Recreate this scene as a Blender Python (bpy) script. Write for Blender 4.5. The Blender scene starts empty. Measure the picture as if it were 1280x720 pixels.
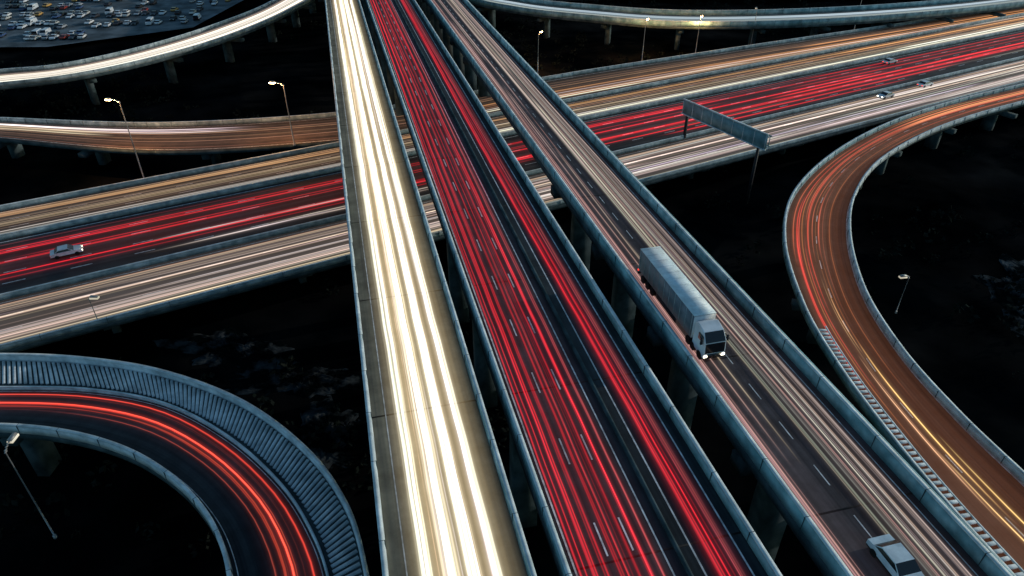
import bpy, math, random
import numpy as np
import mathutils
sc=bpy.context.scene
random.seed(4); R=np.random.default_rng(7)
D=np.array([-.2412,.9705]);N=np.array([.9705,.2412])
D2=np.array([.8734,.4870]);N2=np.array([.4870,-.8734])
def link(o,parent=None):
    sc.collection.objects.link(o)
    if parent: o.parent=parent
    return o
def empty(name,loc=(0,0,0),rz=0):
    e=bpy.data.objects.new(name,None);e.location=loc;e.rotation_euler=(0,0,rz);return link(e)
# ---------------- materials
def mat(name,c1,c2=None,scale=1.0,rough=.8,stretch=None,detail=4,lo=.35,hi=.65,metal=0,emit=None,es=0,bump=0,spec=.3,stain=(.55,1.3),stain_scale=.13):
    m=bpy.data.materials.new(name);m.use_nodes=True;nt=m.node_tree;b=nt.nodes['Principled BSDF']
    b.inputs['Roughness'].default_value=rough;b.inputs['Metallic'].default_value=metal
    b.inputs['Specular IOR Level'].default_value=spec
    b.inputs['Base Color'].default_value=(*c1,1)
    m.cycles.emission_sampling='NONE'
    if emit: b.inputs['Emission Color'].default_value=(*emit,1);b.inputs['Emission Strength'].default_value=es
    if c2:
        tc=nt.nodes.new('ShaderNodeTexCoord');mp=nt.nodes.new('ShaderNodeMapping')
        nt.links.new(tc.outputs['UV' if stretch else 'Object'],mp.inputs[0])
        if stretch: mp.inputs['Scale'].default_value=(stretch[0],stretch[1],1)
        n=nt.nodes.new('ShaderNodeTexNoise');n.inputs['Scale'].default_value=scale;n.inputs['Detail'].default_value=detail
        nt.links.new(mp.outputs[0],n.inputs['Vector'])
        r=nt.nodes.new('ShaderNodeValToRGB');r.color_ramp.elements[0].position=lo;r.color_ramp.elements[1].position=hi
        r.color_ramp.elements[0].color=(*c1,1);r.color_ramp.elements[1].color=(*c2,1)
        nt.links.new(n.outputs[0],r.inputs[0]);last=r.outputs[0]
        n2=nt.nodes.new('ShaderNodeTexNoise');n2.inputs['Scale'].default_value=stain_scale;n2.inputs['Detail'].default_value=6;n2.inputs['Roughness'].default_value=.65
        nt.links.new(tc.outputs['Object'],n2.inputs['Vector'])
        r2=nt.nodes.new('ShaderNodeMapRange');r2.inputs[1].default_value=.3;r2.inputs[2].default_value=.7;r2.inputs[3].default_value=stain[0];r2.inputs[4].default_value=stain[1]
        nt.links.new(n2.outputs[0],r2.inputs[0])
        mx=nt.nodes.new('ShaderNodeVectorMath');mx.operation='SCALE'
        nt.links.new(last,mx.inputs[0]);nt.links.new(r2.outputs[0],mx.inputs['Scale'])
        nt.links.new(mx.outputs[0],b.inputs['Base Color'])
        if bump:
            bp=nt.nodes.new('ShaderNodeBump');bp.inputs['Strength'].default_value=bump;bp.inputs['Distance'].default_value=.3
            nt.links.new(n.outputs[0],bp.inputs['Height']);nt.links.new(bp.outputs[0],b.inputs['Normal'])
    return m
M={}
M['asph']=mat('asphalt_dark',(.016,.021,.026),(.042,.05,.055),1,.8,(.03,1.6),stain_scale=.3,spec=.15)
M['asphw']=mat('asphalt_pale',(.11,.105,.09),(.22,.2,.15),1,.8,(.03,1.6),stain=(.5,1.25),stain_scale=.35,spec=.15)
M['asph3']=mat('asphalt_grey',(.032,.03,.035),(.085,.072,.078),1,.8,(.03,1.3),stain_scale=.3,spec=.15)
M['asphx']=mat('asphalt_highway',(.022,.022,.025),(.065,.06,.062),1,.8,(.02,.8),spec=.15)
M['asphb']=mat('asphalt_sodium_tint',(.035,.025,.022),(.1,.064,.045),1,.8,(.03,1.2),stain_scale=.3,spec=.15)  # warm brown puts sodium lamplight into the road colour
M['conc']=mat('concrete',(.2,.27,.29),(.42,.5,.52),.8,.85)
M['concl']=mat('concrete_light',(.5,.57,.6),(.76,.81,.83),.7,.85,stain=(.6,1.15),stain_scale=.4)
M['conct']=mat('concrete_teal',(.13,.28,.32),(.3,.47,.51),.5,.8,stain=(.5,1.35),stain_scale=.3)
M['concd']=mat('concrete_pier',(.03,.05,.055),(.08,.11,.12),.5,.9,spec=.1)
M['highlight_cap']=mat('wall_top_highlight',(.55,.63,.65),(.8,.86,.87),.8,.7,stain=(.6,1.1),stain_scale=.5)  # near-white colour paints the highlight along parapet tops
M['paint']=mat('road_paint',(.4,.4,.4),(.8,.8,.8),1.5,.6)
M['joint']=mat('joint_rubber',(.01,.01,.01))
M['metal']=mat('pole_metal',(.3,.3,.3),rough=.5,metal=.6)
M['sign']=mat('sign_panel',(.13,.25,.28),(.22,.37,.41),.8,.6)
M['glass']=mat('window_glass',(.01,.012,.015),rough=.1,spec=.6)
M['tyre']=mat('tyre_rubber',(.012,.012,.012),rough=.9)
M['white']=mat('white_paint',(.7,.74,.78),(.8,.83,.86),.9,.35,spec=.5)
M['trailer']=mat('trailer_roof',(.62,.74,.8),(.8,.88,.92),.6,.5,stain=(.7,1.1),stain_scale=.8)
M['tside_shade']=mat('trailer_side_shaded',(.12,.15,.18),(.2,.24,.28),.6,.5)  # shade put into the colour: dark flank of the white trailer
M['chassis']=mat('chassis_dark',(.02,.02,.025),rough=.7)
M['head']=mat('headlight',(.9,.9,.8),emit=(1,.9,.7),es=6)
M['tail']=mat('tail_light',(.4,.01,.01),emit=(1,.05,.03),es=2)
M['lampon']=mat('lamp_glow',(1,.7,.4),emit=(1,.62,.25),es=40)
M['lampoff']=mat('lamp_glass',(.6,.6,.55),emit=(1,.85,.6),es=.5)
M['leaf']=mat('shrub_leaf',(.003,.006,.006),(.016,.02,.017),.35,1,spec=0)
M['lot']=mat('lot_asphalt',(.04,.055,.065),(.14,.17,.19),.12,.9)
M['ground']=mat('ground_soil',(.001,.002,.0028),(.0095,.0095,.0095),.07,1,detail=9,lo=.42,hi=.72,stain=(.15,1.7),stain_scale=.03,spec=0)
M['rubble']=mat('rubble',(.002,.004,.005),(.06,.07,.075),.4,1,bump=.8,detail=8,lo=.48,hi=.68,spec=0)
m=bpy.data.materials.new('light_trail');m.use_nodes=True;nt=m.node_tree;nt.nodes.clear()
o=nt.nodes.new('ShaderNodeOutputMaterial');at=nt.nodes.new('ShaderNodeAttribute');at.attribute_name='trail'
em=nt.nodes.new('ShaderNodeEmission');tr=nt.nodes.new('ShaderNodeBsdfTransparent');ad=nt.nodes.new('ShaderNodeAddShader')
nt.links.new(at.outputs['Color'],em.inputs[0]);nt.links.new(em.outputs[0],ad.inputs[0]);nt.links.new(tr.outputs[0],ad.inputs[1]);nt.links.new(ad.outputs[0],o.inputs[0])
m.cycles.emission_sampling='NONE';M['trail']=m
# ---------------- mesh helpers
def mesh_np(name,V,F,mat_,parent=None,uv=None,col=None,smooth=False):
    me=bpy.data.meshes.new(name);V=np.asarray(V,float);F=np.asarray(F,int)
    me.vertices.add(len(V));me.vertices.foreach_set('co',V.ravel())
    me.loops.add(F.size);me.loops.foreach_set('vertex_index',F.ravel())
    me.polygons.add(len(F));me.polygons.foreach_set('loop_start',np.arange(len(F))*F.shape[1])
    me.update(calc_edges=True)
    if uv is not None:
        l=me.uv_layers.new(name='UVMap');l.data.foreach_set('uv',np.asarray(uv)[F.ravel()].ravel())
    if col is not None:
        a=me.color_attributes.new('trail','FLOAT_COLOR','POINT')
        a.data.foreach_set('color',np.concatenate([col,np.ones((len(col),1))],1).ravel())
    me.materials.append(mat_)
    if smooth: me.polygons.foreach_set('use_smooth',[True]*len(F))
    me.validate()
    return link(bpy.data.objects.new(name,me),parent)
def gridF(nu,nv,closed=False):
    i,j=np.meshgrid(np.arange(nu-1),np.arange(nv if closed else nv-1),indexing='ij')
    j2=(j+1)%nv
    return np.stack([i*nv+j,i*nv+j2,(i+1)*nv+j2,(i+1)*nv+j],-1).reshape(-1,4)
def lerp(L,Rr,t):
    return L[:,None,:]*(1-t)[None,:,None]+Rr[:,None,:]*t[None,:,None]
def arclen(P): return np.concatenate([[0],np.cumsum(np.linalg.norm(np.diff(P,axis=0),axis=1))])
def sheet(name,L,Rr,dz,mat_,parent,ts=None,col=None):
    ts=np.linspace(0,1,3) if ts is None else ts
    P=lerp(L,Rr,ts);P[:,:,2]+=dz
    u=arclen((L+Rr)/2);w=np.linalg.norm(Rr-L,axis=1).mean()
    uv=np.stack(np.broadcast_arrays(u[:,None],(ts*w)[None,:]),-1).reshape(-1,2)
    return mesh_np(name,P.reshape(-1,3),gridF(len(L),len(ts)),mat_,parent,uv,None if col is None else col.reshape(-1,3))
def loopbox(name,sections,mat_,parent):
    P=np.stack(sections,1);n,k=P.shape[:2]
    return mesh_np(name,P.reshape(-1,3),gridF(n,k,True),mat_,parent)
def catmull(pts,n):
    P=np.array(pts,float);P=np.vstack([2*P[0]-P[1],P,2*P[-1]-P[-2]]);out=[]
    for i in range(1,len(P)-2):
        p0,p1,p2,p3=P[i-1:i+3]
        for t in np.arange(n)/n:
            out.append(.5*((2*p1)+(-p0+p2)*t+(2*p0-5*p1+4*p2-p3)*t*t+(-p0+3*p1-3*p2+p3)*t**3))
    out.append(P[-2]);return np.array(out)
def side(P):
    T=np.gradient(P[:,:2],axis=0);T/=np.linalg.norm(T,axis=1)[:,None]
    return np.stack([T[:,1],-T[:,0],np.zeros(len(P))],1)
def wall(name,P,off,w,z0,z1,mat_,parent,taper=.08,highlight_cap=True):
    S=side(P);Z=np.array([0,0,1.]);a=P+S*off
    o=loopbox(name,[a+Z*z0,a+S*taper+Z*z1,a+S*(w-taper)+Z*z1,a+S*w+Z*z0],mat_,parent)
    if highlight_cap:
        loopbox(name+'_highlight_cap',[a+S*(taper-.04)+Z*(z1+.003),a+S*(taper-.04)+Z*(z1+.09),a+S*(w-taper+.04)+Z*(z1+.09),a+S*(w-taper+.04)+Z*(z1+.003)],M['highlight_cap'],parent)  # added strip whose pale colour carries the top highlight
    return o
def strip(name,L,Rr,t0,t1,dz,mat_,parent,dash=None,period=None):
    u=arclen((L+Rr)/2)
    if dash is None: return sheet(name,L,Rr,dz,mat_,parent,np.array([t0,t1]))
    V=[];F=[]
    for s in np.arange(3,u[-1]-dash,period):
        q=[]
        for uu,t in ((s,t0),(s,t1),(s+dash,t1),(s+dash,t0)):
            l=np.array([np.interp(uu,u,L[:,k]) for k in range(3)]);r=np.array([np.interp(uu,u,Rr[:,k]) for k in range(3)])
            q.append(l*(1-t)+r*t+np.array([0,0,dz]))
        F.append([len(V)+i for i in range(4)]);V+=q
    return mesh_np(name,V,F,mat_,parent)
def slab(name,L,Rr,thick,mat_,parent,zt=-.02):
    Z=np.array([0,0,1.]);S=side((L+Rr)/2)
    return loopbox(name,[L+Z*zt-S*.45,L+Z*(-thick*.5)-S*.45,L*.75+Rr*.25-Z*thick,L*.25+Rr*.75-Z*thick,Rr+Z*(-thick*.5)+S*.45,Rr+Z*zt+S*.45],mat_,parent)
def trails(name,L,Rr,groups,parent,base_glow=None,cell=.07,dz=.12,seed=0,ulen=3.0,shake=.018):
    rg=np.random.default_rng(seed)
    u0=arclen((L+Rr)/2);n=max(8,int(u0[-1]/ulen));uu=np.linspace(0,u0[-1],n)
    Lr=np.stack([np.interp(uu,u0,L[:,k]) for k in range(3)],1);Rs=np.stack([np.interp(uu,u0,Rr[:,k]) for k in range(3)],1)
    w=np.linalg.norm(Rr-L,axis=1).mean();nv=int(w/cell);ts=np.linspace(0,1,nv)
    C=np.zeros((n,nv,3));x=(ts*w)[None,:]
    com=shake*(np.sin(uu/1.9)+.7*np.sin(uu/1.23+2))*(.4+.6*np.sin(uu/15)**2) if ulen<1.8 else 0*uu
    for g_ in groups:
        tc,sp,cnt,wd,colr,inten=g_[:6];lr=g_[6] if len(g_)>6 else None
        rng_=g_[7] if len(g_)>7 else (0,u0[-1])
        for k in range(cnt):
            c0=(tc+rg.normal()*sp)*w
            c=c0+.16*np.sin(uu/rg.uniform(30,90)+rg.uniform(0,6))+.05*np.sin(uu/rg.uniform(9,20)+rg.uniform(0,6))+com
            ww=wd*rg.uniform(.5,1.6)
            if lr is None: s,e=-99,u0[-1]+99
            else:
                s=rg.uniform(rng_[0]-lr[0],rng_[1]);e=s+rg.uniform(*lr)
                s=max(s,rng_[0]-20);e=min(e,rng_[1]+20)
            env=np.clip((uu-s)/10,0,1)*np.clip((e-uu)/10,0,1)
            env=env*(1+.3*np.sin(uu/rg.uniform(15,60)+rg.uniform(0,6)))
            I=inten*rg.uniform(.25,1.6)
            cc=np.array(colr)*(1+rg.normal(size=3)*.08)
            C+=(np.exp(-((x-c[:,None])/ww)**2)*(env*I)[:,None])[:,:,None]*cc
            C+=(np.exp(-((x-c[:,None])/(ww*5))**2)*(env*I*.07)[:,None])[:,:,None]*cc
    if base_glow:
        for tc,sp,colr,inten in base_glow:
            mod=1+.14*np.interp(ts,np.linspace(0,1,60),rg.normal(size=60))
            C+=(np.exp(-(np.abs(ts-tc)/sp)**4)*mod)[None,:,None]*np.array(colr)*inten  # broad glow painted under the trails in place of light on the asphalt
    C*=np.clip(np.minimum(ts,1-ts)*w/.25,0,1)[None,:,None]
    P=lerp(Lr,Rs,ts);P[:,:,2]+=dz
    return mesh_np(name,P.reshape(-1,3),gridF(n,nv),M['trail'],parent,None,np.clip(C,0,2).reshape(-1,3))
def boxes(name,B,mat_,parent=None):
    V=[];F=[]
    q=[(0,3,2,1),(4,5,6,7),(0,1,5,4),(1,2,6,5),(2,3,7,6),(3,0,4,7)]
    for (c,h,a) in B:
        ca,sa=math.cos(a),math.sin(a);b=len(V)
        for sx,sy,sz in ((-1,-1,-1),(1,-1,-1),(1,1,-1),(-1,1,-1),(-1,-1,1),(1,-1,1),(1,1,1),(-1,1,1)):
            x,y=sx*h[0],sy*h[1];V.append((c[0]+x*ca-y*sa,c[1]+x*sa+y*ca,c[2]+sz*h[2]))
        F+=[[b+i for i in f] for f in q]
    return mesh_np(name,V,F,mat_,parent)
# ---------------- straight decks
def rails(s0,s1,z,a0=-20,a1=620,d=D,n=N,k=330):
    a=np.linspace(a0,a1,k)[:,None]
    L=n*s0+d*a;Rr=n*s1+d*a;zz=np.full((k,1),float(z));return np.hstack([L,zz]),np.hstack([Rr,zz])
def piers(parent,s0,s1,ztop,alist,d,n,thick,ncol=1,colw=1.3,skip=None):
    ang=math.atan2(d[1],d[0]);B=[]
    for a in alist:
        c=n*(s0+s1)/2+d*a;w=(s1-s0)/2;zt=ztop-thick
        if skip and skip(c): continue
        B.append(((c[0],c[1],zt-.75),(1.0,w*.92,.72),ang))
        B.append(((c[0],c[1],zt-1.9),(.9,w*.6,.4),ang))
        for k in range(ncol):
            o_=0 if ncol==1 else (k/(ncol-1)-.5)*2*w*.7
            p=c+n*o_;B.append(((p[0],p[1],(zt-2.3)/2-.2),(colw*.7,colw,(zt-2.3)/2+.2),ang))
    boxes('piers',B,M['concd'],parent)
def infoot(c): s2=N2@c; return -139.5<s2<-92
def walljoints(parent,P,off,h,step):
    S=side(P);u=arclen(P);B=[]
    for uu in np.arange(2,min(u[-1],260),step):
        i=int(np.searchsorted(u,uu));p=P[i]+S[i]*off
        B.append(((p[0],p[1],p[2]+h/2+.04),(.25,.02,h/2+.06),math.atan2(S[i,1],S[i,0])))
    boxes('parapet_joints',B,M['concd'],parent)
def overpass(name,s0,s1,z,asph,pl,pr,groups,base_glow,seed,marks,ph=.95,pw=.45,dzT=.12,cell=.05,ulen=2.,shake=.018):
    e=empty(name);L,Rr=rails(s0,s1,z)
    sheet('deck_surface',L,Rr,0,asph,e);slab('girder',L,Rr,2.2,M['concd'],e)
    wall('parapet_left',L,-.45,pw,-.02,ph,pl,e);wall('parapet_right',Rr,0,pw,-.02,ph,pr,e)
    walljoints(e,L,-.22,ph,6.3);walljoints(e,Rr,.22,ph,6.3)
    for mk in marks: strip('markings',L,Rr,mk[0]-.005,mk[0]+.005,.012,M['paint'],e,*mk[1:])
    B=[];ang=math.atan2(D[1],D[0])
    for a in np.arange(8,600,19.):
        c=N*(s0+s1)/2+D*(a+.5);B.append(((c[0],c[1],z+.004),(.09,(s1-s0)/2-.02,.004),ang))
    boxes('expansion_joints',B,M['joint'],e)
    trails('light_trails',L,Rr,groups,e,base_glow,seed=seed,dz=dzT,cell=cell,ulen=ulen,shake=shake)
    return e,L,Rr
Wt=(1,.93,.78);Cr=(1,.8,.48);Rd=(.75,.018,.03);Rp=(.65,.1,.11);Pk=(1,.55,.5);Bl=(.75,.9,1)
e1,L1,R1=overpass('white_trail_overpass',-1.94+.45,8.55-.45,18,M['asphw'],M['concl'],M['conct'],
 [(t,.034,9,.04,Wt,.6) for t in (.27,.44,.61,.78)]+[(t,.022,4,.05,(1,1,.97),1.0) for t in (.27,.44,.61,.78)]+[(t,.05,10,.035,(1,1,.97),.8,(50,200)) for t in (.27,.44,.61,.78)]+[(.53,.2,30,.035,Cr,.35,(60,300))]+[(.5,.18,16,.1,Wt,.5,(80,300),(130,640))],
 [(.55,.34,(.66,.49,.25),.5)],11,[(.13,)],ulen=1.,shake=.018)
piers(e1,-1.9,8.5,18,[a for a in np.arange(8,600,19.)],D,N,2.2,skip=infoot)
e2,L2,R2=overpass('red_trail_overpass',10.49+.45,25.13-.45,18,M['asph'],M['conct'],M['conct'],
 [(.075,.006,3,.04,Rd,.6),(.13,.012,4,.04,Rd,.6),(.185,.008,3,.04,Rd,.65),(.28,.012,4,.04,Rd,.6),(.335,.008,3,.045,Rd,.6),(.42,.01,4,.04,Rd,.55),(.48,.008,3,.04,Rp,.4),(.36,.05,5,.035,Rp,.3,(60,220)),(.2,.1,8,.035,Rp,.28,(30,120)),(.755,.012,4,.045,Rd,.65),(.81,.014,4,.045,Rd,.6),(.86,.014,4,.04,Rp,.4),(.5,.04,3,.035,Rd,.25,(60,200)),(.8,.05,8,.035,Rp,.25,(40,140)),(.3,.12,6,.06,Rd,.3,(100,300),(110,640)),(.8,.05,4,.06,Rd,.4,(100,300),(110,640))],
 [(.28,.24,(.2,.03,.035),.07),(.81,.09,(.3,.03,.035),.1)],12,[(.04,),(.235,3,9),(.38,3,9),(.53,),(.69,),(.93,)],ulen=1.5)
wall('deck_joint_kerb',L2*.39+R2*.61,-.2,.4,0,.25,M['concd'],e2,highlight_cap=False)
piers(e2,10.5,25.1,18,[a for a in np.arange(8,600,19.)],D,N,2.2,ncol=2,skip=infoot)
e3,L3,R3=overpass('truck_overpass',29.2+.45,40.66-.8,18,M['asph3'],M['conct'],M['conct'],
 [(.1,.02,5,.04,Pk,.32),(.2,.06,12,.035,Wt,.15,(40,160)),(.55,.015,4,.035,Wt,.3),(.62,.02,4,.035,Wt,.24),(.72,.015,5,.04,Wt,.4),(.78,.015,4,.035,(1,.8,.7),.36),(.66,.1,14,.035,Pk,.2,(50,200)),(.86,.02,5,.04,(1,.8,.7),.36),(.3,.08,12,.06,(1,.8,.7),.5,(80,200),(120,600)),(.7,.1,18,.06,(1,.82,.7),.5,(60,200),(95,600)),(.3,.1,12,.045,(1,.7,.6),.35,(40,100),(72,200))],
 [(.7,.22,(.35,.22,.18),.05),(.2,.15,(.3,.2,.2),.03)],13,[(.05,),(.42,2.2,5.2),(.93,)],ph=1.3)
wall('parapet_outer_cap',R3,.46,.4,-1.6,1.15,M['conct'],e3,highlight_cap=False)
piers(e3,29.2,40.6,18,[17,36,55,74,93]+[a for a in np.arange(112,600,19.)],D,N,2.2,colw=1.5,skip=infoot)
# ---------------- crossing highway
X=empty('crossing_highway')
def xr(s0,s1,z=6): return rails(s0,s1,z,-190,640,D2,N2,420)
LA,RA=xr(-138.9,-127.3);LB,RB=xr(-126.5,-106.8);LC,RC=xr(-106.0,-93.0);LX,RX=xr(-138.9,-93.0)
sheet('deck_surface',LX,RX,0,M['asphx'],X);slab('girder',LX,RX,1.5,M['concd'],X)
wall('parapet_far',LX,-.45,.45,-.02,.9,M['conc'],X);wall('parapet_near',RX,0,.4,-.02,.75,M['conc'],X)
walljoints(X,RX,.2,.75,8)
wall('median_barrier',RA,.1,.6,0,.8,M['conc'],X,.2);wall('median_barrier',RB,.1,.6,0,.8,M['conc'],X,.2)
for (a,b,ts) in ((LA,RA,(.06,)),(LB,RB,(.04,.96)),(LC,RC,(.05,.95))):
    for t in ts: strip('markings',a,b,t-.005,t+.005,.012,M['paint'],X)
for (a,b,ts) in ((LA,RA,(.37,.66)),(LB,RB,(.22,.41,.6,.78)),(LC,RC,(.35,.65))):
    for t in ts: strip('markings',a,b,t-.005,t+.005,.012,M['paint'],X,3,9)
trails('light_trails',LA,RA,[(.2,.06,7,.06,(1,.55,.25),.35),(.5,.12,10,.06,(1,.68,.42),.35),(.85,.05,7,.07,Wt,.42),(.8,.07,16,.13,Wt,1.1,(100,300),(270,830)),(.3,.14,16,.09,(1,.42,.12),.7,(80,300),(270,830)),(.55,.12,14,.08,Wt,.6,(50,150),(270,830)),(.15,.05,8,.07,(1,.6,.3),.6,(60,150),(0,230))],X,[(.5,.5,(.3,.18,.1),.06)],cell=.08,seed=21)
trails('light_trails',LB,RB,[(.22,.03,9,.09,Rd,.75,(60,160),(120,300)),(.42,.05,8,.08,Rd,.7,(60,200),(90,300)),(.66,.04,7,.09,Rd,.7,(50,150),(150,300)),(.47,.15,30,.13,(.9,.02,.03),.9,(100,300),(265,830)),(.75,.1,12,.12,(.9,.02,.03),.8,(80,200),(280,830)),(.1,.04,4,.07,Rp,.4,(50,160)),(.2,.3,14,.05,Rp,.3,(20,60)),(.86,.05,5,.07,Wt,.28,(30,100)),(.8,.12,12,.06,Wt,.4,(15,60),(280,700)),(.33,.003,2,.12,(1,.95,.9),.9,(40,44),(125,135)),(.63,.004,2,.14,(1,.95,.9),1.2,(28,32),(205,212)),(.82,.006,3,.1,(1,.85,.8),.7,(20,30),(190,225))],X,[(.45,.3,(.3,.03,.03),.06)],cell=.08,seed=22)
trails('light_trails',LC,RC,[(.15,.04,6,.06,(1,.75,.55),.35),(.4,.08,8,.06,(1,.7,.5),.32),(.72,.05,8,.06,(1,.8,.7),.4),(.5,.25,90,.09,(1,.9,.82),.85,(40,160),(250,830)),(.8,.06,12,.07,(1,.75,.55),.7,(40,140),(0,240)),(.35,.22,34,.05,(1,.78,.7),.55,(25,110),(0,260)),(.92,.02,5,.08,Wt,.7)],X,[(.5,.5,(.38,.3,.25),.13)],cell=.08,seed=23)
piers(X,-138,-94,6,[a for a in np.arange(-180,620,28.)],D2,N2,1.5,ncol=5,colw=.8)
# ---------------- curved ramps
RL=[[221.1,226.4,6.0],[172.9,199.3,6.23],[134.4,178.5,6.46],[107.6,163.8,6.69],[84.8,148.4,6.92],[65.2,130.5,7.15],[50.5,111.7,7.38],[42.9,94.0,7.62],[39.4,76.1,7.85],[38.9,62.6,8.08],[39.7,50.8,8.31],[40.8,41.9,8.54],[42.0,35.1,8.77],[43.1,28.7,9.0]]
RR=[[210.8,211.2,6.0],[168.2,187.0,6.23],[128.5,165.7,6.46],[106.5,153.2,6.69],[89.3,141.2,6.92],[73.1,126.5,7.15],[62.1,111.7,7.38],[54.7,96.6,7.62],[49.8,80.1,7.85],[48.4,66.4,8.08],[49.1,54.9,8.31],[50.7,45.5,8.54],[52.2,37.8,8.77],[52.7,31.3,9.0]]
def z9(p,z): return [(x,y,z) for x,y in p]
LO=z9([(-72.9,63),(-61.6,63.4),(-51.7,62.8),(-41.1,60.5),(-30.1,55.5),(-21.2,48.5),(-15.7,41.6),(-12.7,34.9),(-11.2,29.4)],9)
LK=z9([(-69,57.8),(-58.5,58.3),(-48.3,58),(-38.6,55.7),(-29.8,50.7),(-22.5,44.4),(-17.9,38.5),(-15.3,33.4),(-13.7,28.1)],9)
LI=z9([(-64.6,51.8),(-54.6,52.2),(-46.4,51.2),(-38.9,48.7),(-32.5,44.9),(-27.8,40.7),(-24.7,36.5),(-22.5,32),(-20.7,27.5)],9)
TLa=z9([(-150.7,173.6),(-135.1,181.3),(-121.5,187.1),(-107.8,205.1),(-96.7,232.8),(-89,269),(-89.6,318.4),(-104.8,432)],9)
TLb=z9([(-143.8,164.1),(-128.3,170.4),(-114.2,177.7),(-100.4,193.4),(-87.2,220.2),(-78.7,258.1),(-76.8,300.1),(-88,415.9)],9)
TRa=z9([(-42.5,401),(-16.4,300.1),(3,273.2),(28.7,259.4),(58.5,250.4),(101.1,252.8),(149.2,264.7),(200.1,285.5),(287,328.2)],9)
TRb=z9([(-41.3,349.5),(-18.5,280.8),(1.4,256.7),(27.1,243.1),(55.1,233.8),(95.3,236.1),(140.8,247.8),(188.2,266.2),(266.3,302)],9)
Ma=z9([(-131,154.6),(-119.1,153.6),(-80.6,150.4),(-42.6,156.8),(-16.1,168.9),(10.9,186.3),(63.5,213.1),(126,243.6),(197.8,279.8),(308.3,330.5)],5.9)
Mb=z9([(-124.8,145.5),(-112.9,143.5),(-74.5,136.3),(-39.3,141.7),(-14.7,150.9),(9.8,164.7),(58,191.5),(116.9,223.4),(185.9,260.6),(303.5,324.7)],5.9)
def ramp(name,A,B,asph,groups,base_glow,seed,wl=None,wr=None,k=14,cell=.08,marks=((.04,),(.96,)),h=.95,ulen=2.):
    e=empty(name);L=catmull(A,k);Rr=catmull(B,k)
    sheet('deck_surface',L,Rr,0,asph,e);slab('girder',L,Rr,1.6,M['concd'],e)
    if wl: wall('parapet_left',L,-.45,.45,-.02,h,wl,e);walljoints(e,L,-.22,h,5)
    if wr: wall('parapet_right',Rr,0,.45,-.02,h,wr,e);walljoints(e,Rr,.22,h,5)
    for mk in marks: strip('markings',L,Rr,mk[0]-.006,mk[0]+.006,.012,M['paint'],e,*mk[1:])
    if groups: trails('light_trails',L,Rr,groups,e,base_glow,seed=seed,cell=cell,ulen=ulen)
    Bx=[];c=(L+Rr)/2;S=side(c);u=arclen(c);w=np.linalg.norm(L-Rr,axis=1)
    for uu in np.arange(12,u[-1]-5,24.):
        i=int(np.searchsorted(u,uu));p=c[i];a=math.atan2(S[i,1],S[i,0]);zt=p[2]-1.6
        Bx.append(((p[0],p[1],zt-.5),(w[i]*.42,.8,.48),a));Bx.append(((p[0],p[1],(zt-1)/2-.2),(1.3,.7,(zt-1)/2+.2),a))
    boxes('piers',Bx,M['concd'],e)
    return e,L,Rr
e,rl,rr=ramp('orange_ramp',RL,RR,M['asphb'],[(.2,.03,6,.05,(1,.06,.05),.7,(60,160),(60,230)),(.4,.04,6,.05,(1,.08,.05),.6,(40,140),(60,230)),(.35,.16,20,.045,(1,.2,.1),.4,(40,120),(0,200)),(.3,.12,12,.08,(1,.45,.2),.55,(40,120),(0,130)),(.6,.06,5,.045,(1,.3,.1),.35,(40,140)),(.3,.08,8,.04,(1,.3,.1),.35,(30,90)),(.7,.1,8,.035,(1,.35,.15),.25,(20,70)),(.5,.06,8,.045,(1,.62,.25),1.3,(14,30),(236,268))],[(.5,.5,(.3,.1,.04),.22)],31,M['conct'],M['concl'],marks=((.05,),(.95,),(.5,2.5,8)),cell=.06)  # dull orange base glow stands in for sodium lamplight on the road
def stripe_fins(parent,P,Q,step,h,th,mat_):
    u=arclen((P+Q)/2);B=[]
    for uu in np.arange(1,u[-1]-1,step):
        p=np.array([np.interp(uu,u,P[:,k]) for k in range(3)]);q=np.array([np.interp(uu,u,Q[:,k]) for k in range(3)])
        c=(p+q)/2;d=q-p;B.append(((c[0],c[1],c[2]+h/2+.02),(np.linalg.norm(d)/2,th,h/2),math.atan2(d[1],d[0])))
    boxes('shadow_stripe_fins',B,mat_,parent)  # bars built to imitate stripes of sun and shadow
S=side(rl);m_=(rl[:,1]<72)
P=(rl-S*.6)[m_];Q=(rl-S*2.2)[m_]
sheet('ledge',Q,P,-.2,M['concd'],e);stripe_fins(e,P,Q+S[m_]*.25,.8,.25,.17,M['concl']);wall('ledge_kerb',Q,-.1,.3,-.6,.1,M['conct'],e)  # dark ledge and pale bars give the striped shadows by colour
e,lk,li=ramp('lower_ramp',LK,LI,M['asph'],[(.11,.008,3,.045,(.85,.06,.035),.8),(.34,.01,3,.045,(.85,.06,.035),.8),(.5,.04,4,.035,(.85,.12,.08),.28,(40,90)),(.25,.1,8,.03,(.85,.1,.06),.3,(20,70)),(.42,.01,3,.035,(.85,.08,.04),.4,(40,100))],[(.3,.3,(.2,.05,.04),.06)],32,None,M['concl'],marks=((.03,),(.95,),),cell=.05)
lo=catmull(LO,14)
sheet('ledge',lo,lk,.05,M['concd'],e);wall('parapet_outer',lo,-.5,.5,-1.4,.9,M['concl'],e);wall('kerb',lk,-.3,.3,-.1,.35,M['concl'],e)
S=side(lo);stripe_fins(e,lo+S*.1,lo*.2+lk*.8,.62,.22,.15,M['concl'])  # striped light and shade on the shoulder, made with pale bars
ramp('far_loop_ramp',TLa,TLb,M['asphx'],[(.4,.1,14,.15,Wt,1.0),(.65,.08,10,.15,Wt,.9),(.2,.08,6,.12,(1,.8,.6),.5)],[(.5,.35,(.6,.5,.4),.45)],33,M['conc'],M['conc'],cell=.14,ulen=4)
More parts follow.
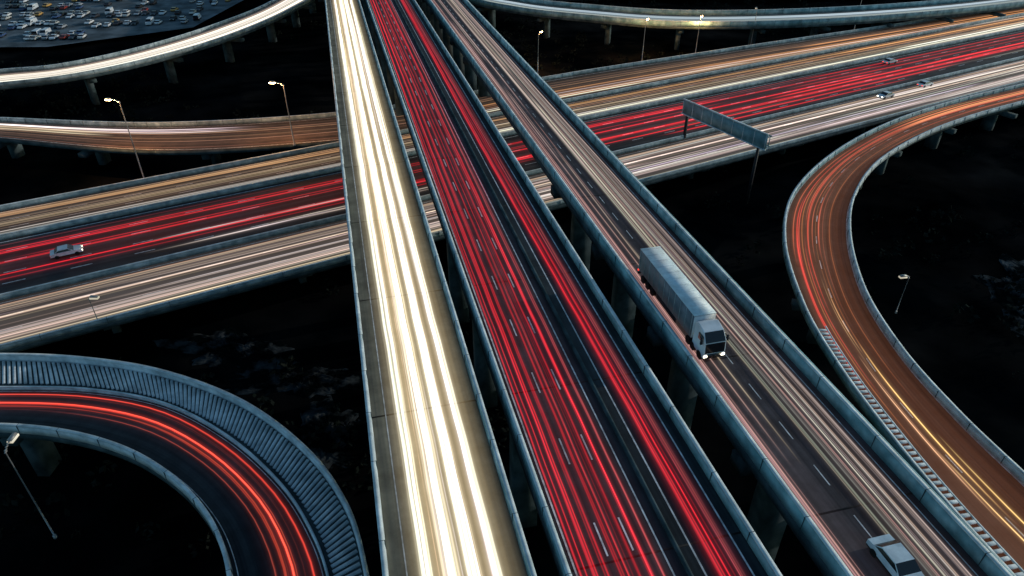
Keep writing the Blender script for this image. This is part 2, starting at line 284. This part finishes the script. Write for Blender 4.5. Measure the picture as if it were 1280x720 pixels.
ramp('background_ramp',TRa,TRb,M['asphx'],[(.35,.1,10,.15,Bl,.6),(.7,.1,8,.15,Wt,.5)],[(.5,.35,(.35,.45,.5),.3)],34,M['conct'],M['conct'],cell=.16,ulen=4,h=1.6)
ramp('merging_ramp',Ma,Mb,M['asphb'],[(.22,.05,10,.14,Wt,1.3,(60,95),(-20,50)),(.4,.08,8,.14,(1,.85,.6),.9,(40,80),(-20,20)),(.5,.15,18,.13,(1,.42,.14),.9,(60,250),(120,520)),(.75,.08,14,.11,Wt,1.0,(60,250),(130,520)),(.5,.25,14,.07,(1,.5,.3),.3)],[(.5,.5,(.3,.2,.14),.05)],35,M['conc'],None,cell=.1,ulen=4)
# ---------------- ground
gx=np.concatenate([np.linspace(-2500,-320,8),np.linspace(-300,400,233),np.linspace(420,2500,8)])
gy=np.concatenate([np.linspace(-1500,-60,6),np.linspace(-40,500,181),np.linspace(520,4000,10)])
GX,GY=np.meshgrid(gx,gy,indexing='ij')
GZ=.55*np.sin(GX/17+1.3*np.sin(GY/23))*np.cos(GY/14+np.sin(GX/31))+.3*np.sin(GX/5.1+GY/7.3+2*np.sin(GX/9))-.9
mesh_np('ground',np.stack([GX,GY,GZ],-1).reshape(-1,3),gridF(len(gx),len(gy)),M['ground'],smooth=True)
def mound(name,cx,cy,rx,ry,h,mat_,seed):
    rg=np.random.default_rng(seed);n=90
    th=np.linspace(0,2*math.pi,n,endpoint=False);ph=rg.uniform(0,6,6);V=[]
    for r in np.linspace(0,1,30):
        for t in th:
            k=1+.3*math.sin(2*t+ph[0])+.2*math.sin(5*t+ph[1])+.1*math.sin(11*t+ph[2])+.06*math.sin(23*t+ph[3])
            x=cx+rx*r*k*math.cos(t);y=cy+ry*r*k*math.sin(t)
            g=.55*math.sin(x/17+1.3*math.sin(y/23))*math.cos(y/14+math.sin(x/31))+.3*math.sin(x/5.1+y/7.3+2*math.sin(x/9))-.9
            V.append((x,y,g-.15+h*(1-r)**.7*(1+.25*rg.normal())))
    return mesh_np(name,V,gridF(30,n,True),mat_)
mound('rubble_pile',-41,78,9,4.5,1.1,M['rubble'],1);mound('rubble_pile',-29,71,9,4,.9,M['rubble'],2)
mound('rubble_pile',86,92,8,12,1.0,M['rubble'],3);mound('rubble_pile',-24,60,6,6,.7,M['rubble'],5)
def flat(name,pts,z,mat_): return mesh_np(name,[(x,y,z) for x,y in pts],[list(range(len(pts)))],mat_)
flat('parking_lot',[(-330,236),(-159,240),(-120,268),(-112,420),(-330,420)],.9,M['lot'])
flat('parking_lot',[(10,318),(300,330),(300,460),(10,440)],.9,M['lot'])
# ---------------- vehicles
def car_mesh(name,paint,Lc=4.5,Wc=1.8,Hc=1.45,van=False):
    V=[];F=[];MI=[]
    if van: prof=[(-.5,.35),(-.5,.95),(-.485,1),(.25,1),(.36,.62),(.49,.52),(.5,.22)]
    else: prof=[(-.5,.3),(-.495,.62),(-.36,.68),(-.24,.97),(.08,1),(.24,.68),(.46,.56),(.5,.3)]
    n=len(prof)
    for sgn in (-1,1):
        for (x,z) in prof:
            V.append((x*Lc,sgn*(Wc/2)*(1-(.0 if z<.7 else .13)),z*Hc))
    for i in range(n-1):
        F.append([i,i+1,n+i+1,n+i]);zz=(prof[i][1],prof[i+1][1]);MI.append(1 if (min(zz)<.75 and max(zz)>.9) else 0)
    F.append(list(range(n))[::-1]);MI.append(0);F.append([n+i for i in range(n)]);MI.append(0)
    b=len(V)
    for sx in (-.5,.5):
        for sy in (-.5,.5): V.append((sx*Lc*.98,sy*Wc*.96,.18*Hc))
    F+=[[0,n,b+1,b],[n-1,2*n-1,b+3,b+2],[b,b+1,b+3,b+2],[0,n-1,b+2,b],[n,2*n-1,b+3,b+1]];MI+=[2]*5
    for sgn in (-1,1):
        b=len(V)
        gl=[(-.33,.72),(-.22,.93),(.07,.95),(.19,.72)] if not van else [(.05,.62),(.05,.9),(.22,.9),(.3,.62)]
        for (x,z) in gl: V.append((x*Lc,sgn*(Wc/2)*(1.005 if z<.75 else .89),z*Hc))
        F.append([b,b+1,b+2,b+3]);MI.append(1)
    for sx in (-.31,.31):
        for sy in (-.46,.46):
            b=len(V);k=10;r=.33
            for yy in (-.11,.11):
                for q in range(k): V.append((sx*Lc+r*math.cos(q*2*math.pi/k),sy*Wc+yy,r+r*math.sin(q*2*math.pi/k)))
            for q in range(k): F.append([b+q,b+(q+1)%k,b+k+(q+1)%k,b+k+q]);MI.append(2)
            F.append([b+q for q in range(k)]);MI.append(2);F.append([b+k+q for q in range(k)]);MI.append(2)
    for x,mi in ((.502,3),(-.502,4)):
        for sy in (-.36,.36):
            b=len(V)
            for dy,z in ((-.1,.4),(.1,.4),(.1,.52),(-.1,.52)): V.append((x*Lc,sy*Wc+dy*Wc,z*Hc))
            F.append([b,b+1,b+2,b+3]);MI.append(mi)
    me=bpy.data.meshes.new(name);me.from_pydata(V,[],F)
    for mm in (paint,M['glass'],M['tyre'],M['head'],M['tail']): me.materials.append(mm)
    for p,i in zip(me.polygons,MI): p.material_index=i
    me.update();return me
cols=[(.7,.72,.75),(.75,.75,.75),(.35,.37,.4),(.05,.05,.06),(.3,.04,.03),(.05,.09,.2),(.5,.5,.48),(.02,.02,.02),(.6,.35,.1)]
hd,tl=M['head'],M['tail']
M['head']=mat('headlight_off',(.7,.7,.7),rough=.2);M['tail']=mat('tail_off',(.2,.01,.01),rough=.3)
pm=[car_mesh('parked_car_mesh',mat('car_paint',c,rough=.35,spec=.5)) for c in cols]+[car_mesh('parked_van_mesh',M['white'],5.6,2.0,2.2,True)]
M['head'],M['tail']=hd,tl
dm=car_mesh('driving_car_mesh',M['white'])
def place(name,me,x,y,z,a):
    o=bpy.data.objects.new(name,me);o.location=(x,y,z);o.rotation_euler=(0,0,a);return link(o)
def lot(x0,x1,y0,y1,ang,p,rowgap=17):
    y=y0;r=0
    while y<y1:
        x=x0
        while x<x1:
            if random.random()<p*(.35+.9*abs(math.sin(x*.06+y*.11))):
                i=random.choice([0,0,1,1,2,3,3,4,5,6,7,7,8,9])
                place('parked_van' if i==9 else 'parked_car',pm[i],x+random.uniform(-.5,.5),y+random.uniform(-.7,.7)+(x-x0)*.12,.91,ang+random.uniform(-.09,.09)+(math.pi if random.random()<.5 else 0))
            x+=3.0
        y+=(5.6 if r%2==0 else rowgap-5.6);r+=1
lot(-255,-150,240,330,math.radians(97),.6)
lot(-150,-122,272,330,math.radians(97),.45)
lot(20,270,322,348,math.radians(92),.5)
dang=math.atan2(D2[1],D2[0])
for s2,a2,f in ((-116,-16.3,0),(-122.5,194,0),(-104,183,0),(-103,165.6,math.pi)):
    p=N2*s2+D2*a2;place('driving_car',dm,p[0],p[1],6.02,dang+f)
p=N*33.8+D*22.0;place('driving_car',car_mesh('driving_car_mesh',M['trailer'],4.4,1.8,1.45),p[0],p[1],18.02,math.atan2(-D[1],-D[0]))
def truck():
    p=N*32.1+D*53.9
    e=empty('semi_trailer_truck',(p[0],p[1],18.02),math.atan2(-D[1],-D[0]))
    boxes('trailer_box',[((-1.9,0,2.5),(6.8,1.2,1.33),0)],M['tside_shade'],e)
    boxes('trailer_roof',[((-1.9,0,3.86),(6.82,1.21,.025),0)],M['trailer'],e)
    boxes('trailer_front',[((4.93,0,2.5),(.02,1.18,1.3),0),((-8.73,0,2.5),(.02,1.18,1.3),0)],M['white'],e)
    boxes('trailer_roof_ribs',[((-8.4+i*1.3,0,3.9),(.025,1.1,.012),0) for i in range(11)],M['trailer'],e)
    boxes('trailer_side_posts',[((-8.4+i*1.3,sy*1.21,2.5),(.035,.02,1.3),0) for i in range(11) for sy in (-1,1)],M['conc'],e)
    boxes('chassis',[((-1.9,0,.95),(6.6,.5,.18),0),((6.3,0,.75),(2.2-.8,1.0,.25),0),((-8.72,0,.6),(.06,1.2,.12),0)]+[((-1,sy*1.15,.8),(2.4,.04,.3),0) for sy in (-1,1)],M['chassis'],e)
    pr=[(5.2,.7),(5.2,3.4),(5.7,3.6),(6.9,3.3),(7.55,2.45),(7.7,1.4),(7.7,.55)]
    V=[];n=len(pr)
    for sy in (-1,1):
        for x,z in pr: V.append((x,sy*(1.18 if z<3 else 1.08),z))
    F=[[i,(i+1)%n,n+(i+1)%n,n+i] for i in range(n)]
    me=bpy.data.meshes.new('cab');me.from_pydata(V,[],F+[list(range(n))[::-1],[n+i for i in range(n)]]);me.materials.append(M['white'])
    o=link(bpy.data.objects.new('cab',me),e);bv=o.modifiers.new('b','BEVEL');bv.width=.07;bv.segments=2
    V=[(6.94,-1.0,3.27),(6.94,1.0,3.27),(7.60,1.08,2.4),(7.60,-1.08,2.4)];V2=[(7.63,-1.05,2.3),(7.63,1.05,2.3),(7.73,1.05,1.2),(7.73,-1.05,1.2)]
    me=bpy.data.meshes.new('windscreen');me.from_pydata(V+V2,[],[[0,1,2,3],[4,5,6,7]]);me.materials.append(M['glass']);link(bpy.data.objects.new('windscreen',me),e)
    boxes('side_windows',[((6.7,sy*1.17,2.55),(.45,.05,.35),0) for sy in (-1,1)]+[((7.73,0,.85),(.03,.75,.25),0)],M['glass'],e)
    boxes('mirrors',[((7.3,sy*1.4,2.5),(.08,.12,.32),0) for sy in (-1,1)],M['chassis'],e)
    boxes('headlights',[((7.73,sy*.95,.85),(.04,.18,.1),0) for sy in (-1,1)],M['head'],e)
    boxes('tail_lights',[((-8.78,sy*1.0,1.0),(.04,.2,.1),0) for sy in (-1,1)],M['tail'],e)
    V=[];F=[];k=14
    me=bpy.data.meshes.new('wheels')
    for x in (-7.3,-6.0,-4.7,4.4,5.4,6.9):
        for sy in (-1.0,1.0):
            b=len(V)
            for yy in (-.2,.2):
                for q in range(k): V.append((x+.5*math.cos(q*2*math.pi/k),sy+yy,.5+.5*math.sin(q*2*math.pi/k)))
            F+=[[b+q,b+(q+1)%k,b+k+(q+1)%k,b+k+q] for q in range(k)]+[[b+q for q in range(k)],[b+k+q for q in range(k)]]
    me.from_pydata(V,[],F);me.materials.append(M['tyre']);link(bpy.data.objects.new('wheels',me),e)
truck()
# ---------------- street lamps
def lamp(x,y,z,h,ang,on=True,power=900,r=.14,arm=2.2):
    e=empty('street_lamp',(x,y,z),ang)
    V=[];k=8
    for zz,q in zip([0,.4,.41,h*.5,h],[r*2.2,r*2.2,r,r*.8,r*.55]):
        for i in range(k): V.append((q*math.cos(i*2*math.pi/k),q*math.sin(i*2*math.pi/k),zz))
    mesh_np('pole',V,gridF(5,k,True),M['metal'],e)
    boxes('arm',[((max(.05,arm*(i/4-.125)),0,h+.5*math.sin(i/4*1.5)),(arm/8+.03,.06,.05),0) for i in range(5)],M['metal'],e)
    boxes('lamp_head',[((arm+.3,0,h+.55),(.5,.2,.1),0)],M['metal'],e)
    boxes('lamp_lens',[((arm+.3,0,h+.34),(.55,.27,.11),0)],M['lampon'] if on else M['lampoff'],e)
    if on:
        ld=bpy.data.lights.new('lamp_light','POINT');ld.energy=power;ld.color=(1,.5,.18);ld.shadow_soft_size=.3
        lo_=bpy.data.objects.new('lamp_light',ld);lo_.location=(arm+.3,0,h+.1);link(lo_,e)
lamp(-78.6,134.3,-.5,17.5,2.9,True,10000);lamp(-46.9,139.5,5.8,13,2.9,True,9000)
lamp(7.9,212,-.5,12,1.2,True,8000);lamp(41.9,224,-.5,13,1.2,True,10000);lamp(59.9,228,-.5,13,1.2,True,8000)
lamp(81.5,240,-.5,13,1.4,False);lamp(124.4,258.8,-.5,13,1.4,False)
lamp(-48.6,45.7,-.5,13,1.6,False,r=.09,arm=1.2);lamp(59.9,86.5,-.5,6.5,3.3,False,r=.07,arm=.8)
lamp(-56.5,75.0,6,4,0,False,r=.07,arm=.5)
# ---------------- gantry sign
ga=math.atan2(-N2[1],-N2[0])
c=N2*-95.5+D2*103
e=empty('gantry_sign',(c[0],c[1],0),ga)
boxes('sign_panel',[((0,1.15,13.2),(11.8,.1,1.5),0)],M['sign'],e)
boxes('panel_frame',[((0,1.3,14.75),(11.9,.2,.08),0),((0,1.3,11.65),(11.9,.2,.08),0)]+[((x,1.28,13.2),(.06,.05,1.45),0) for x in np.arange(-11.6,11.7,2.9)],M['concl'],e)
T=[]
for zz in (12.1,14.1):
    for yy in (.0,.85): T.append(((0,yy,zz),(11.8,.09,.09),0))
for x in np.arange(-11.4,11.6,1.5): T+= [((x,.0,13.1),(.06,.06,.95),0),((x,.42,14.1),(.06,.4,.06),0),((x,.42,12.1),(.06,.4,.06),0)]
boxes('truss',T,M['conct'],e)
boxes('posts',[((10.9,.4,9.0),(.25,.25,4.1),0),((-9.5,.4,6.0),(.22,.22,6.9),0)],M['chassis'],e)
# ---------------- shrubs (one mass)
n=4200
cx=R.uniform(-190,230,n);cy=R.uniform(35,330,n)
den=np.sin(cx/21+2)+np.sin(cy/17+cx/40)+R.normal(0,.6,n);kp=den>.0;cx=cx[kp];cy=cy[kp]
m2=~((cy>225)&(cx<-110));cx=cx[m2];cy=cy[m2];n=len(cx)
q=22;rad=R.uniform(.5,2.4,n)
dirs=R.normal(size=(n,q,3));dirs/=np.linalg.norm(dirs,axis=2)[:,:,None];dirs[:,:,2]=np.abs(dirs[:,:,2])
ctr=np.stack([cx,cy,np.full(n,-.7)],1)[:,None,:]+dirs*rad[:,None,None]*R.uniform(.5,1.1,(n,q,1))*np.array([1,1,1.1])
a=R.normal(size=(n,q,3));a/=np.linalg.norm(a,axis=2)[:,:,None];b=np.cross(a,R.normal(size=(n,q,3)));b/=np.linalg.norm(b,axis=2)[:,:,None]
sz=(rad*.26)[:,None,None]
V=np.stack([ctr-a*sz,ctr+b*sz*.6,ctr+a*sz,ctr-b*sz*.6],2).reshape(-1,3)
mesh_np('shrubs',V,np.arange(len(V)).reshape(-1,4),M['leaf'])
# ---------------- light
w=bpy.data.worlds.new('World');sc.world=w;w.use_nodes=True;nt=w.node_tree
sky=nt.nodes.new('ShaderNodeTexSky');sky.sky_type='NISHITA';sky.sun_disc=False
el,az=math.radians(14),math.radians(70)
sky.sun_elevation=el;sky.sun_rotation=az
tint=nt.nodes.new('ShaderNodeVectorMath');tint.operation='MULTIPLY';tint.inputs[1].default_value=(.66,1.0,1.12)
bg=nt.nodes['Background'];bg.inputs['Strength'].default_value=.105
nt.links.new(sky.outputs[0],tint.inputs[0]);nt.links.new(tint.outputs[0],bg.inputs[0])
sd=bpy.data.lights.new('sun','SUN');sd.energy=1.7;sd.angle=math.radians(.5);sd.color=(1,.92,.82)
so=bpy.data.objects.new('sun',sd);link(so)
dv=mathutils.Vector((-math.sin(az)*math.cos(el),-math.cos(az)*math.cos(el),-math.sin(el)))
so.rotation_euler=dv.to_track_quat('-Z','Y').to_euler()
cd=bpy.data.cameras.new("camera");co=bpy.data.objects.new("camera",cd);link(co)
co.location=(0,0,62);co.rotation_euler=(math.radians(56.26),0,0);cd.lens=24;cd.sensor_width=36;cd.clip_end=6000;sc.camera=co
sc.view_settings.view_transform='Standard';sc.view_settings.look='None';sc.view_settings.exposure=0
